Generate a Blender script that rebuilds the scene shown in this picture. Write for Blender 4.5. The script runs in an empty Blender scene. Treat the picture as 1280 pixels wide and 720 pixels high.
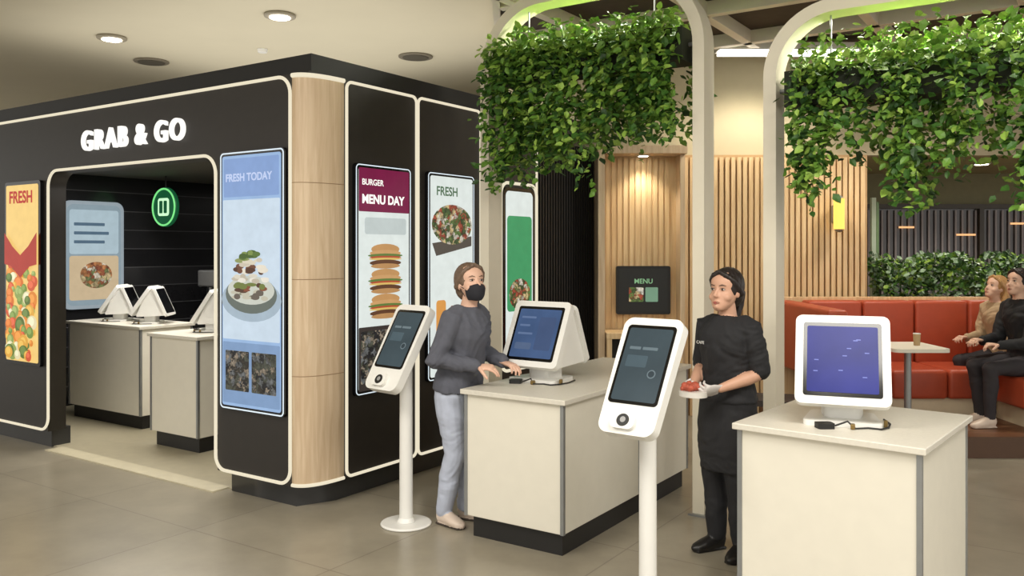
import bpy, math, random
from mathutils import Vector, Matrix, noise
from mathutils.bvhtree import BVHTree
random.seed(7)
sc = bpy.context.scene
try:
    sc.view_settings.view_transform = 'Standard'
    sc.view_settings.look = 'None'
except Exception: pass

# ---------------------------------------------------------------- materials
def lin(c):
    return tuple(((x/255)/12.92 if x/255 <= .04045 else (((x/255)+.055)/1.055)**2.4) for x in c)
_m = {}
def M(name, rgb, rough=.5, metal=0., emit=0., var=.06, scale=12., bump=0., bscale=60., stretch=(1,1,1), coat=0.):
    if name in _m: return _m[name]
    m = bpy.data.materials.new(name); m.use_nodes = True
    nt = m.node_tree; N = nt.nodes; L = nt.links
    b = N['Principled BSDF']
    c = lin(rgb)
    tc = N.new('ShaderNodeTexCoord'); mp = N.new('ShaderNodeMapping'); mp.inputs['Scale'].default_value = stretch
    L.new(tc.outputs['Object'], mp.inputs['Vector'])
    nz = N.new('ShaderNodeTexNoise'); nz.inputs['Scale'].default_value = scale; nz.inputs['Detail'].default_value = 4
    L.new(mp.outputs[0], nz.inputs['Vector'])
    mx = N.new('ShaderNodeMix'); mx.data_type = 'RGBA'
    mx.inputs[6].default_value = (*[max(0, x*(1-var*2)) for x in c], 1)
    mx.inputs[7].default_value = (*[min(1, x*(1+var*2)) for x in c], 1)
    L.new(nz.outputs['Fac'], mx.inputs[0])
    if emit:
        b.inputs['Base Color'].default_value = (*[x*.1 for x in c], 1)
        b.inputs['Specular IOR Level'].default_value = .15
        L.new(mx.outputs[2], b.inputs['Emission Color'])
        b.inputs['Emission Strength'].default_value = emit
    else:
        L.new(mx.outputs[2], b.inputs['Base Color'])
    b.inputs['Roughness'].default_value = rough
    b.inputs['Metallic'].default_value = metal
    if coat: b.inputs['Coat Weight'].default_value = coat
    if bump:
        n2 = N.new('ShaderNodeTexNoise'); n2.inputs['Scale'].default_value = bscale
        L.new(mp.outputs[0], n2.inputs['Vector'])
        bp = N.new('ShaderNodeBump'); bp.inputs['Strength'].default_value = bump; bp.inputs['Distance'].default_value = .01
        L.new(n2.outputs['Fac'], bp.inputs['Height']); L.new(bp.outputs[0], b.inputs['Normal'])
    _m[name] = m
    return m

def brick_mat(name, c1, c2, mortar, bw, bh, ms, rough, rot=(0,0,0), offset=0., nlo=.82, nhi=1.12, nscale=3):
    m = bpy.data.materials.new(name); m.use_nodes = True
    nt = m.node_tree; N = nt.nodes; L = nt.links; b = N['Principled BSDF']
    tc = N.new('ShaderNodeTexCoord'); mp = N.new('ShaderNodeMapping'); mp.inputs['Rotation'].default_value = rot
    L.new(tc.outputs['Object'], mp.inputs['Vector'])
    br = N.new('ShaderNodeTexBrick'); br.offset = offset
    br.inputs['Scale'].default_value = 1; br.inputs['Brick Width'].default_value = bw; br.inputs['Row Height'].default_value = bh
    br.inputs['Mortar Size'].default_value = ms
    br.inputs['Color1'].default_value = (*lin(c1), 1); br.inputs['Color2'].default_value = (*lin(c2), 1); br.inputs['Mortar'].default_value = (*lin(mortar), 1)
    L.new(mp.outputs[0], br.inputs['Vector'])
    nz = N.new('ShaderNodeTexNoise'); nz.inputs['Scale'].default_value = nscale; nz.inputs['Detail'].default_value = 10; nz.inputs['Roughness'].default_value=.65
    L.new(tc.outputs['Object'], nz.inputs['Vector'])
    mr = N.new('ShaderNodeMapRange'); mr.inputs[1].default_value=.25; mr.inputs[2].default_value=.75; mr.inputs[3].default_value = nlo; mr.inputs[4].default_value = nhi
    L.new(nz.outputs['Fac'], mr.inputs[0])
    mx = N.new('ShaderNodeMix'); mx.data_type = 'RGBA'; mx.blend_type = 'MULTIPLY'; mx.inputs[0].default_value = 1
    L.new(br.outputs['Color'], mx.inputs[6]); L.new(mr.outputs[0], mx.inputs[7])
    L.new(mx.outputs[2], b.inputs['Base Color'])
    b.inputs['Roughness'].default_value = rough
    _m[name] = m
    return m

def wood_mat(name, c1, c2, rough=.5, axis='z'):
    m = bpy.data.materials.new(name); m.use_nodes = True
    nt = m.node_tree; N = nt.nodes; L = nt.links; b = N['Principled BSDF']
    tc = N.new('ShaderNodeTexCoord'); mp = N.new('ShaderNodeMapping')
    mp.inputs['Scale'].default_value = (14, 14, .9) if axis == 'z' else (.9, 14, 14)
    L.new(tc.outputs['Object'], mp.inputs['Vector'])
    nz = N.new('ShaderNodeTexNoise'); nz.inputs['Scale'].default_value = 2.5; nz.inputs['Detail'].default_value = 8; nz.inputs['Distortion'].default_value = .6
    L.new(mp.outputs[0], nz.inputs['Vector'])
    cr = N.new('ShaderNodeValToRGB'); cr.color_ramp.elements[0].position = .3; cr.color_ramp.elements[1].position = .7
    cr.color_ramp.elements[0].color = (*lin(c1), 1); cr.color_ramp.elements[1].color = (*lin(c2), 1)
    L.new(nz.outputs['Fac'], cr.inputs[0]); L.new(cr.outputs[0], b.inputs['Base Color'])
    b.inputs['Roughness'].default_value = rough
    _m[name] = m
    return m

def voronoi_mat(name, cols, scale, emit, rand=1.0):
    m = bpy.data.materials.new(name); m.use_nodes = True
    nt = m.node_tree; N = nt.nodes; L = nt.links; b = N['Principled BSDF']
    tc = N.new('ShaderNodeTexCoord')
    nz = N.new('ShaderNodeTexNoise'); nz.inputs['Scale'].default_value = scale*1.3
    L.new(tc.outputs['Object'], nz.inputs['Vector'])
    ad = N.new('ShaderNodeMix'); ad.data_type='VECTOR'; ad.inputs[0].default_value=.08
    L.new(tc.outputs['Object'], ad.inputs[4]); L.new(nz.outputs['Color'], ad.inputs[5])
    v = N.new('ShaderNodeTexVoronoi'); v.inputs['Scale'].default_value = scale; v.inputs['Randomness'].default_value = rand
    L.new(ad.outputs[1], v.inputs['Vector'])
    s = N.new('ShaderNodeSeparateColor'); L.new(v.outputs['Color'], s.inputs[0])
    cr = N.new('ShaderNodeValToRGB'); cr.color_ramp.interpolation = 'CONSTANT'
    while len(cr.color_ramp.elements) < len(cols): cr.color_ramp.elements.new(.5)
    for i, c in enumerate(cols):
        cr.color_ramp.elements[i].position = i/len(cols); cr.color_ramp.elements[i].color = (*lin(c), 1)
    L.new(s.outputs[0], cr.inputs[0])
    mr = N.new('ShaderNodeMapRange'); mr.inputs[1].default_value = 0; mr.inputs[2].default_value = .8; mr.inputs[3].default_value = 1.3; mr.inputs[4].default_value = .35
    L.new(v.outputs['Distance'], mr.inputs[0])
    mx = N.new('ShaderNodeMix'); mx.data_type = 'RGBA'; mx.blend_type = 'MULTIPLY'; mx.inputs[0].default_value = 1
    L.new(cr.outputs[0], mx.inputs[6]); L.new(mr.outputs[0], mx.inputs[7])
    b.inputs['Base Color'].default_value = (.02, .02, .02, 1)
    b.inputs['Specular IOR Level'].default_value = .15
    L.new(mx.outputs[2], b.inputs['Emission Color']); b.inputs['Emission Strength'].default_value = emit
    b.inputs['Roughness'].default_value = .3
    _m[name] = m
    return m

BLACK = M('black_laminate', (38,34,30), .5, var=.1)
BLACK2 = M('black_trim', (20,20,20), .5)
GLASSBLK = M('black_glass', (10,10,12), .12)
WHITE = M('white_plastic', (232,231,226), .32, var=.02)
WHITEM = M('white_laminate', (226,221,206), .5, var=.02)
TOPM = M('counter_top_stone', (216,211,198), .35, var=.05, scale=60)
ALU = M('aluminium_edge', (150,152,152), .35, metal=.6)
TRIM = M('lit_white_trim', (255,243,215), .4, emit=.8, var=.01)
CREAM = M('cream_metal', (226,218,198), .45, var=.02)
KICK = M('toe_kick', (28,27,26), .5)
PLINTH = M('steel_plinth', (66,66,66), .3, metal=.5)
WOODC = wood_mat('pale_ash_wood', (192,166,134), (214,192,162), .5)
WOODW = wood_mat('oak_slats', (206,172,126), (228,200,156), .5)
WOODD = wood_mat('dark_floor_wood', (90,58,38), (125,84,55), .45, 'x')
ORANGE = M('orange_leather', (176,74,46), .45, var=.06, bump=.1, bscale=200)
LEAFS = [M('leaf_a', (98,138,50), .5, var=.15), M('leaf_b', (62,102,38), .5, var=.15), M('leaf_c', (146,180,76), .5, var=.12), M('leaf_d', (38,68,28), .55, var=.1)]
def SCR(name, rgb, e=.9, **k): return M(name, rgb, .25, emit=e, **k)

# ---------------------------------------------------------------- object helpers
def link(o, parent=None, M4=None):
    sc.collection.objects.link(o)
    if parent: o.parent = parent
    if M4 is not None: o.matrix_local = M4
    return o
def group(name, loc=(0,0,0), rz=0, parent=None):
    e = bpy.data.objects.new(name, None); e.empty_display_size = .2
    sc.collection.objects.link(e)
    if parent: e.parent = parent
    e.location = loc; e.rotation_euler = (0,0,rz)
    return e
def mesh_obj(name, verts, faces, mats, parent=None, M4=None, smooth=False, mi=None):
    me = bpy.data.meshes.new(name); me.from_pydata([tuple(v) for v in verts], [], faces)
    if not isinstance(mats, (list, tuple)): mats = [mats]
    for m in mats: me.materials.append(m)
    if mi is not None: me.polygons.foreach_set('material_index', mi)
    if smooth: me.polygons.foreach_set('use_smooth', [True]*len(me.polygons))
    me.update()
    return link(bpy.data.objects.new(name, me), parent, M4)
def bevel(o, w, seg=2):
    b = o.modifiers.new('bev', 'BEVEL'); b.width = w; b.segments = seg; b.limit_method = 'ANGLE'
def boxes(name, parent, lst, mat, bev=0, M4=None):
    V = []; Fc = []
    for (cx,cy,cz,sx,sy,sz) in lst:
        k = len(V)
        for dx in (-.5,.5):
            for dy in (-.5,.5):
                for dz in (-.5,.5): V.append((cx+dx*sx, cy+dy*sy, cz+dz*sz))
        Fc += [(k,k+1,k+3,k+2),(k+4,k+6,k+7,k+5),(k,k+4,k+5,k+1),(k+2,k+3,k+7,k+6),(k,k+2,k+6,k+4),(k+1,k+5,k+7,k+3)]
    o = mesh_obj(name, V, Fc, mat, parent, M4)
    if bev: bevel(o, bev)
    return o
def box2(name, parent, x0,x1,y0,y1,z0,z1, mat, bev=0, M4=None):
    return boxes(name, parent, [((x0+x1)/2,(y0+y1)/2,(z0+z1)/2,x1-x0,y1-y0,z1-z0)], mat, bev, M4)
def cyl(name, parent, p0, p1, r0, r1, mat, n=32, smooth=True):
    p0 = Vector(p0); p1 = Vector(p1); t = (p1-p0).normalized()
    a = t.orthogonal().normalized(); b = t.cross(a)
    V = []; 
    for p, r in ((p0,r0),(p1,r1)):
        for i in range(n):
            an = 2*math.pi*i/n; V.append(p+a*math.cos(an)*r+b*math.sin(an)*r)
    Fc = [(i,(i+1)%n,n+(i+1)%n,n+i) for i in range(n)] + [tuple(range(n-1,-1,-1)), tuple(range(n,2*n))]
    o = mesh_obj(name, V, Fc, mat, parent, smooth=smooth)
    if smooth:
        bv = o.modifiers.new('bev','BEVEL'); bv.width = min(r0,r1)*.08+.0005; bv.segments = 2; bv.limit_method='ANGLE'; bv.angle_limit=math.radians(60)
        o.modifiers.new('wn','WEIGHTED_NORMAL')
    return o
def roundpoly(pts, r, n=8):
    out = []; N = len(pts); pts = [Vector(p) for p in pts]
    rr = r if isinstance(r, (list,tuple)) else [r]*N
    for i in range(N):
        p = pts[i]; a = (pts[i-1]-p); b = (pts[(i+1)%N]-p)
        q = min(rr[i], a.length*.49, b.length*.49)
        if q <= 1e-5: out.append(p); continue
        s = p+a.normalized()*q; e = p+b.normalized()*q
        for k in range(n+1):
            t = k/n; 
            w = .7071; B0=(1-t)**2; B1=2*t*(1-t)*w; B2=t*t; d=B0+B1+B2
            out.append((s*B0+p*B1+e*B2)/d)
    return out
def rr(x0,y0,x1,y1,r): return roundpoly([(x0,y0),(x1,y0),(x1,y1),(x0,y1)], r)
def plate(name, parent, outlines, d0, d1, mat, M4=None, bev=0):
    cu = bpy.data.curves.new(name,'CURVE'); cu.dimensions='2D'; cu.fill_mode='BOTH'; cu.extrude=abs(d1-d0)/2
    for ol in outlines:
        s = cu.splines.new('POLY'); s.points.add(len(ol)-1); s.use_cyclic_u = True
        for i,p in enumerate(ol): s.points[i].co = (p[0],p[1],0,1)
    tmp = bpy.data.objects.new(name, cu)
    me = bpy.data.meshes.new_from_object(tmp)
    bpy.data.objects.remove(tmp)
    me.transform(Matrix.Translation((0,0,(d0+d1)/2)))
    me.materials.clear(); me.materials.append(mat); me.name = name
    o = link(bpy.data.objects.new(name, me), parent, M4)
    if bev: bevel(o, bev)
    return o
def tube(name, parent, pts, r, mat, cyclic=False, M4=None, res=3):
    cu = bpy.data.curves.new(name,'CURVE'); cu.dimensions='3D'; cu.bevel_depth=r; cu.bevel_resolution=res; cu.use_fill_caps=True
    s = cu.splines.new('POLY'); s.points.add(len(pts)-1); s.use_cyclic_u = cyclic
    for i,p in enumerate(pts): s.points[i].co = (p[0],p[1],p[2] if len(p)>2 else 0,1)
    tmp = bpy.data.objects.new(name, cu); me = bpy.data.meshes.new_from_object(tmp); bpy.data.objects.remove(tmp)
    me.materials.clear(); me.materials.append(mat); me.name=name
    me.polygons.foreach_set('use_smooth',[True]*len(me.polygons))
    return link(bpy.data.objects.new(name, me), parent, M4)
def text(name, parent, s, x, y, d, size, mat, M4, ext=.002, offset=0., align='LEFT', sx=1., width=None, spc=1.):
    cu = bpy.data.curves.new(name,'FONT'); cu.body=s; cu.size=size; cu.extrude=ext; cu.offset=offset; cu.align_x=align; cu.space_character=spc
    tmp = bpy.data.objects.new(name, cu); me = bpy.data.meshes.new_from_object(tmp); bpy.data.objects.remove(tmp)
    if width:
        xs=[v.co.x for v in me.vertices]; sx = width/(max(xs)-min(xs))
    me.transform(Matrix.Translation((x,y,d)) @ Matrix.Diagonal((sx,1,1,1)))
    me.materials.clear(); me.materials.append(mat)
    return link(bpy.data.objects.new(name, me), parent, M4)
def basis(o, ax, ay, az):
    m = Matrix((ax,ay,az)).transposed().to_4x4(); m.translation = o
    return m
def disc(cx,cy,rx,ry,n=28): return [(cx+rx*math.cos(2*math.pi*i/n), cy+ry*math.sin(2*math.pi*i/n)) for i in range(n)]
FRONT = basis((0,0,0),(1,0,0),(0,0,1),(0,-1,0))   # faces local -y
SIDE  = basis((0,0,0),(0,1,0),(0,0,1),(1,0,0))    # faces local +x

A = math.atan2(-.558,.83)      # building grid rotation
def W(o, x, y, z=0):           # local grid coords to world
    return (o[0]+.83*x+.558*y, o[1]-.558*x+.83*y, z)

# ---------------------------------------------------------------- room shell
FLOOR = brick_mat('stone_floor_tiles', (152,144,127),(146,138,121),(126,118,104), 1.2,1.2,.005,.28, nlo=.78, nhi=1.14, nscale=2.2)
fl = box2('floor', None, -16,16,-16,16,-.1,0, FLOOR); fl.location=(0,4,0); fl.rotation_euler=(0,0,A)
CEIL = M('ceiling_plaster', (212,204,180), .85, var=.02, scale=2)
box2('ceiling', None, -13,11,-1,17,4.0,4.1, CEIL)
WALLP = M('wall_plaster', (205,196,170), .8, var=.03)
box2('wall_back', None, -13,11,17,17.2,0,4.1, WALLP)
LAMP = M('lamp_glow', (255,244,220), .4, emit=9, var=0)
for i,(x,y) in enumerate([(-2.22,8.18),(-4.23,9.04),(-6.5,10.2),(-7,7.2)]):
    g = group('ceiling_downlight', (x,y,4.0))
    cyl('ring', g, (0,0,-.03),(0,0,0), .15,.15, M('downlight_ring',(150,142,124),.5))
    cyl('lens', g, (0,0,-.038),(0,0,-.03), .10,.10, LAMP)
VENT = M('vent_grey', (120,112,96), .7)
for x,y in [(-4.3,10.2),(-1.12,9.94)]:
    g = group('ceiling_speaker', (x,y,4.0))
    cyl('rim', g, (0,0,-.02),(0,0,0), .2,.2, VENT); cyl('cone', g, (0,0,-.03),(0,0,-.02), .14,.16, M('vent_dark',(80,74,62),.8))
for x,y in [(-3.4,5.9),(-2.8,9.6)]:
    g = group('smoke_detector', (x,y,4.0)); cyl('body', g, (0,0,-.04),(0,0,0), .05,.06, WHITE)

# ---------------------------------------------------------------- GRAB & GO kiosk building
C = (-1.348, 5.65)
K = group('grab_and_go_kiosk', (C[0],C[1],0), A)
Z0, Z1 = .16, 2.93
outl = [(-5.2,Z0),(-3.26,Z0),(-3.26,2.42),(-.935,2.42),(-.935,Z0),(-.154,Z0),(-.154,Z1),(-5.2,Z1)]
outr = roundpoly(outl, [0,.0,.14,.14,0,0,0,0])
plate('front_wall', K, [outr], -.16, 0, BLACK, FRONT)
tr = roundpoly([(-5.19,Z0+.01),(-3.245,Z0+.01),(-3.245,2.435),(-.95,2.435),(-.95,Z0+.01),(-.165,Z0+.01),(-.165,Z1-.012),(-5.19,Z1-.012)], [.1,.12,.14,.14,.1,.1,.12,.1])
tube('front_trim', K, [(p[0],p[1],.006) for p in tr], .012, TRIM, True, FRONT)
cp = []
for k in range(13):
    t=k/12; cp.append(((-.154)*(1-t)**2, .33*t*t))
poly = cp + [(-.16,.33),(-.16,.1)]
plate('corner_wood', K, [poly], Z0, Z1-.02, WOODC)
for z in (.9,1.55,2.2):
    tube('seam_%d'%int(z*10), K, [(p[0]+.0005,p[1],z) for p in cp], .0025, M('wood_seam',(150,124,95),.7))
tube('corner_cap', K, [(p[0],p[1],Z1-.012) for p in cp], .016, TRIM)
tube('corner_foot', K, [(p[0],p[1],Z0+.01) for p in cp], .012, TRIM)
box2('side_wall', K, -.16,0,.33,2.84,Z0,Z1, BLACK)
for i,(a,b) in enumerate([(.35,1.095),(1.115,1.93),(1.95,2.82)]):
    r_ = rr(a,Z0+.012,b,Z1-.012,.05)
    tube('side_trim_%d'%i, K, [(p[0],p[1],.006) for p in r_], .011, TRIM, True, SIDE)
boxes('rib_core', K, [(-.12,3.7,1.45,.1,1.7,2.7)], BLACK2)
boxes('ribs', K, [(-.05,2.9+i*.05,1.45,.04,.025,2.7) for i in range(32)], BLACK2)
box2('left_wall', K, -5.3,-5.2,0,4.5,0,Z1, BLACK)
TILE = brick_mat('black_wall_tile', (28,28,30),(42,42,44),(84,84,86), .22,.075,.005,.18, rot=(math.pi/2,0,math.pi/2), offset=.5)
TILE2 = brick_mat('black_wall_tile_b', (28,28,30),(42,42,44),(84,84,86), .22,.075,.005,.18, rot=(math.pi/2,0,0), offset=.5)
box2('left_tiles', K, -5.2,-5.17,.2,3.2,0,2.6, TILE)
box2('back_wall', K, -5.2,-.16,3.2,3.3,0,Z1, BLACK)
box2('back_tiles', K, -5.17,-.2,3.17,3.2,0,2.6, TILE2)
box2('inner_ceiling', K, -5.2,-.16,.16,3.2,2.6,2.66, M('inner_ceiling_dark',(90,87,80),.7))
box2('inner_light_trough', K, -4.6,-1.2,.5,.56,2.57,2.6, M('trough_glow',(255,245,225),.4,emit=2.5,var=0))
box2('roof_slab', K, -5.25,-.06,.06,4.5,Z1-.02,Z1+.02, BLACK2)
box2('roof_fascia', K, -5.0,-.12,.14,4.5,Z1+.02,Z1+.16, BLACK2)
plate('plinth', K, [[(-.88,.08),(-.2,.08),(-.08,.33),(-.08,2.8),(-.88,2.8)]], 0, .15, PLINTH)
box2('plinth_left', K, -5.2,-3.35,.08,.25,0,.16, PLINTH)
box2('inner_floor', K, -5.17,-.9,.1,3.17,.0,.006, M('inner_floor_cream',(176,167,142),.35))
box2('threshold', K, -3.25,-.95,-.03,.12,0,.01, M('threshold_strip',(196,187,160),.5))
SIGN = SCR('sign_white',(255,252,245),1.05,var=0)
text('sign_lettering', K, 'GRAB & GO', -2.69, 2.574, .016, .23, SIGN, FRONT, .014, .0035, width=1.38, spc=1.22)
def frame_panel(tag, M4, x0,y0,x1,y1, r=.03, bz=.02):
    plate(tag+'_bezel', K, [rr(x0-bz,y0-bz,x1+bz,y1+bz,r)], .002,.03, GLASSBLK, M4)
def pl(tag, ol, mat, M4, d=.033, K=None):
    return plate(tag, K or globals()['K'], [ol], d-.0015, d, mat, M4)
frame_panel('menu_display', FRONT, -.85,.64,-.215,2.42)
tube('display_glow_trim', K, [(p[0],p[1],.03) for p in rr(-.86,.63,-.205,2.43,.03)], .005, SCR('glow_white',(225,238,250),1.0), True, FRONT)
pl('display_bg', rr(-.84,.65,-.225,2.41,.02), SCR('scr_blue',(152,182,220),.95), FRONT)
pl('display_top', rr(-.82,2.12,-.245,2.39,.01), SCR('scr_blue2',(136,164,212),.9), FRONT,.0345)
text('display_text', K, 'FRESH TODAY', -.80,2.23,.036,.075, SCR('scr_lav',(190,204,236),1), FRONT,.0005,.002)
pl('display_mid', rr(-.83,1.12,-.235,2.1,.01), SCR('scr_pale',(200,216,230),.95), FRONT,.0345)
def bowl(tag, M4, cx, cy, s, d=.036):
    pl(tag+'_shadow', disc(cx,cy-.12*s,.25*s,.12*s), SCR('plate_s',(172,190,204),.85), M4, d-.0004)
    pl(tag+'_plate', disc(cx,cy-.09*s,.215*s,.105*s), SCR('plate_g',(112,120,112),.8), M4, d)
    pl(tag+'_plate2', disc(cx,cy-.065*s,.195*s,.08*s), SCR('plate_w',(205,208,196),.9), M4, d+.001)
    rnd=random.Random(3)
    bands=[(-.09,.165,[(150,150,130),(110,100,90),(200,195,175)]),(-.05,.16,[(140,84,60),(92,66,50),(120,130,70)]),(0,.15,[(225,218,200),(240,234,220),(200,190,170)]),(.05,.13,[(92,62,46),(120,80,60),(236,228,210)]),(.09,.10,[(226,218,195),(210,200,180),(150,160,100)]),(.13,.07,[(96,120,60),(130,150,80),(80,104,50)])]
    i=0
    for (yy,ww,cc) in bands:
        for k in range(12):
            i+=1; c=cc[rnd.randrange(3)]
            pl(tag+'_food%d'%i, disc(cx+rnd.uniform(-ww,ww)*s*.85,cy+(yy+rnd.uniform(-.018,.018))*s,rnd.uniform(.022,.045)*s,rnd.uniform(.008,.017)*s,12), SCR('bf_%d_%d_%d'%c,c,.85), M4, d+.002+i*.00015)
bowl('dish', FRONT, -.53,1.55,1.25)
pl('display_strip', rr(-.83,.67,-.235,1.1,.01), SCR('scr_bluegrey',(134,162,200),.85), FRONT,.0345)
FOODV = voronoi_mat('food_photo_dark', [(60,54,46),(120,122,122),(165,150,130),(88,90,76),(36,36,40)], 30, .75)
pl('thumb_1', rr(-.8,.76,-.55,1.04,.008), FOODV, FRONT,.036); pl('thumb_2', rr(-.52,.76,-.27,1.04,.008), FOODV, FRONT,.036)
frame_panel('food_poster', FRONT, -3.93,.74,-3.35,2.34)
pl('poster_print', rr(-3.92,.75,-3.36,2.33,.02), SCR('p_yel',(244,206,124),.95), FRONT)
rnd=random.Random(11); k=0
for i in range(95):
    yy=1.6-.85*(i/95)+rnd.uniform(-.05,.05); xx=rnd.uniform(-3.88,-3.40); r0=rnd.uniform(.03,.085)
    xx=min(max(xx,-3.915+r0),-3.365-r0); yy=max(yy,.755+r0)
    c=rnd.choice([(226,120,44),(216,90,50),(124,150,66),(236,176,70),(150,170,90),(240,226,180),(232,140,50),(96,120,50)])
    pl('produce_%d'%i, disc(xx,yy,r0,r0*rnd.uniform(.7,1),18), SCR('pr_%d_%d'%(c[0],c[1]),c,.85), FRONT,.035+i*.00012)
    pl('produce_in_%d'%i, disc(xx-.01,yy+.012,r0*.6,r0*.5,14), SCR('pi_%d_%d'%(c[0],c[1]),tuple(min(255,q+26) for q in c),.9), FRONT,.0351+i*.00012)
pl('poster_red', [(-3.92,1.62),(-3.8,1.6),(-3.64,1.5),(-3.48,1.6),(-3.36,1.62),(-3.36,1.9),(-3.5,1.78),(-3.64,1.7),(-3.78,1.78),(-3.92,1.9)], SCR('p_red',(186,58,44),.85), FRONT,.048)
text('poster_text', K, 'FRESH', -3.86,2.17,.037,.15, SCR('p_red2',(190,40,35),.9), FRONT,.0005,.004)
WOODM = SCR('poster_white',(222,230,226),.95)
frame_panel('burger_poster', SIDE, .43,.74,.985,2.34)
tube('burger_glow_trim', K, [(p[0],p[1],.03) for p in rr(.42,.73,.995,2.35,.03)], .004, SCR('glow_white',(225,238,250),1.0), True, SIDE)
pl('burger_bg', rr(.44,.75,.975,2.33,.02), WOODM, SIDE)
pl('burger_head', rr(.44,2.02,.975,2.33,.01), SCR('p_magenta',(136,36,78),.7), SIDE,.035)
text('burger_title', K, 'BURGER', .47,2.21,.036,.06, SIGN, SIDE,.0005,.001); text('burger_title2', K, 'MENU DAY', .47,2.08,.036,.088, SIGN, SIDE,.0005,.003)
pl('burger_fade', rr(.44,.75,.975,1.2,.01), SCR('p_dark',(74,66,62),.6), SIDE,.035)
y=1.80; n=0
for j in range(3):
    for (c,h,w) in [((206,156,100),.05,.15),((216,168,112),.03,.165),((104,132,66),.018,.185),((190,84,54),.014,.17),((232,196,110),.012,.175),((104,68,46),.03,.168),((196,148,96),.024,.155)]:
        y -= h*.95; n+=1
        pl('layer_%d'%n, disc(.715,y,w,h*.8,20), SCR('b%d_%d'%(c[0],c[1]),c,.8), SIDE, .036+n*.0002)
    y-=.012
pl('burger_panel_trim', rr(.5,1.86,.94,1.98,.02), SCR('p_grey',(196,206,204),.9), SIDE,.0355)
pl('burger_lower', rr(.46,.8,.95,1.17,.01), FOODV, SIDE,.0365)
frame_panel('salad_poster', SIDE, 1.22,.74,1.79,2.34)
tube('salad_glow_trim', K, [(p[0],p[1],.03) for p in rr(1.21,.73,1.80,2.35,.03)], .004, SCR('glow_white',(225,238,250),1.0), True, SIDE)
pl('salad_bg', rr(1.23,.75,1.78,2.33,.02), WOODM, SIDE)
FOODS = voronoi_mat('salad_print', [(104,130,66),(180,84,60),(220,194,140),(78,96,54),(232,224,204)], 26, .8)
pl('salad_photo', disc(1.505,1.95,.26,.16), FOODS, SIDE,.036)
pl('salad_board', [(1.25,1.80),(1.76,1.86),(1.76,1.78),(1.3,1.70)], SCR('board_dark',(96,88,78),.7), SIDE,.0355)
pl('salad_drink', rr(1.3,.85,1.42,1.35,.03), SCR('drink_orange',(226,160,84),.85), SIDE,.036)
pl('salad_low', rr(1.48,.85,1.74,1.3,.02), FOODS, SIDE,.036)
text('salad_text', K, 'FRESH', 1.3,2.18,.036,.1, SCR('p_green',(90,120,90),.8), SIDE,.0005,.002)
frame_panel('promo_screen', SIDE, 2.26,.74,2.72,2.28, .06)
tube('promo_trim', K, [(p[0],p[1],.03) for p in rr(2.2,.68,2.78,2.34,.1)], .014, TRIM, True, SIDE)
pl('promo_bg', rr(2.27,.75,2.71,2.27,.05), WOODM, SIDE)
pl('promo_green', rr(2.29,1.2,2.69,2.05,.04), SCR('p_green2',(70,158,104),.85), SIDE,.035)
pl('promo_food', disc(2.49,1.35,.17,.14), FOODS, SIDE,.036)
sgn = group('round_logo_sign', W(C,-4.55,2.0,2.24), A); sgn.scale=(1.2,1,1.2)
cyl('disc', sgn, (0,0.0,0),(0,.05,0), .19,.19, M('logo_green',(20,88,52),.5,emit=.8))
tube('ring', sgn, [(.175*math.cos(t*math.pi/16),-.006,.175*math.sin(t*math.pi/16)) for t in range(32)], .009, SCR('logo_ring',(120,220,130),1.1), True)
plate('glyph', sgn, [rr(-.085,-.085,.085,.085,.03)], .004,.01, SCR('logo_glyph',(190,240,190),1.2), FRONT)
plate('glyph_gap', sgn, [rr(-.06,-.06,-.01,.06,.01),rr(.01,-.06,.06,.06,.01)], .01,.013, M('logo_green',(20,84,50)), FRONT)
cyl('rod', sgn, (0,.025,.185),(0,.025,.30), .008,.008, BLACK2)
ws = group('order_pickup_screen', W(C,-5.165,1.5,1.7), A)
plate('bezel', ws, [rr(-.36,-.62,.36,.6,.1)], 0,.04, M('screen_frame_white',(190,205,215),.4,emit=.5), SIDE)
plate('glass', ws, [rr(-.32,-.58,.32,.56,.08)], .04,.044, SCR('scr_bluewhite',(146,164,174),.8), SIDE)
plate('picture_top', ws, [rr(-.29,.0,.29,.5,.03)], .044,.047, SCR('pk_sky',(176,196,206),.85), SIDE)
plate('picture_low', ws, [rr(-.29,-.52,.29,-.02,.03)], .044,.047, SCR('pk_warm',(206,184,150),.85), SIDE)
plate('picture_food', ws, [disc(.02,-.24,.19,.15)], .047,.049, voronoi_mat('pickup_food', [(196,130,80),(214,190,140),(120,130,80),(160,90,60),(226,214,190)], 22, .8), SIDE)
for i in range(3): plate('caption_%d'%i, ws, [rr(-.24,.12+i*.1,.12+.05*(i%2),.155+i*.1,.008)], .047,.049, SCR('pk_line',(96,120,140),.7), SIDE)

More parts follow.
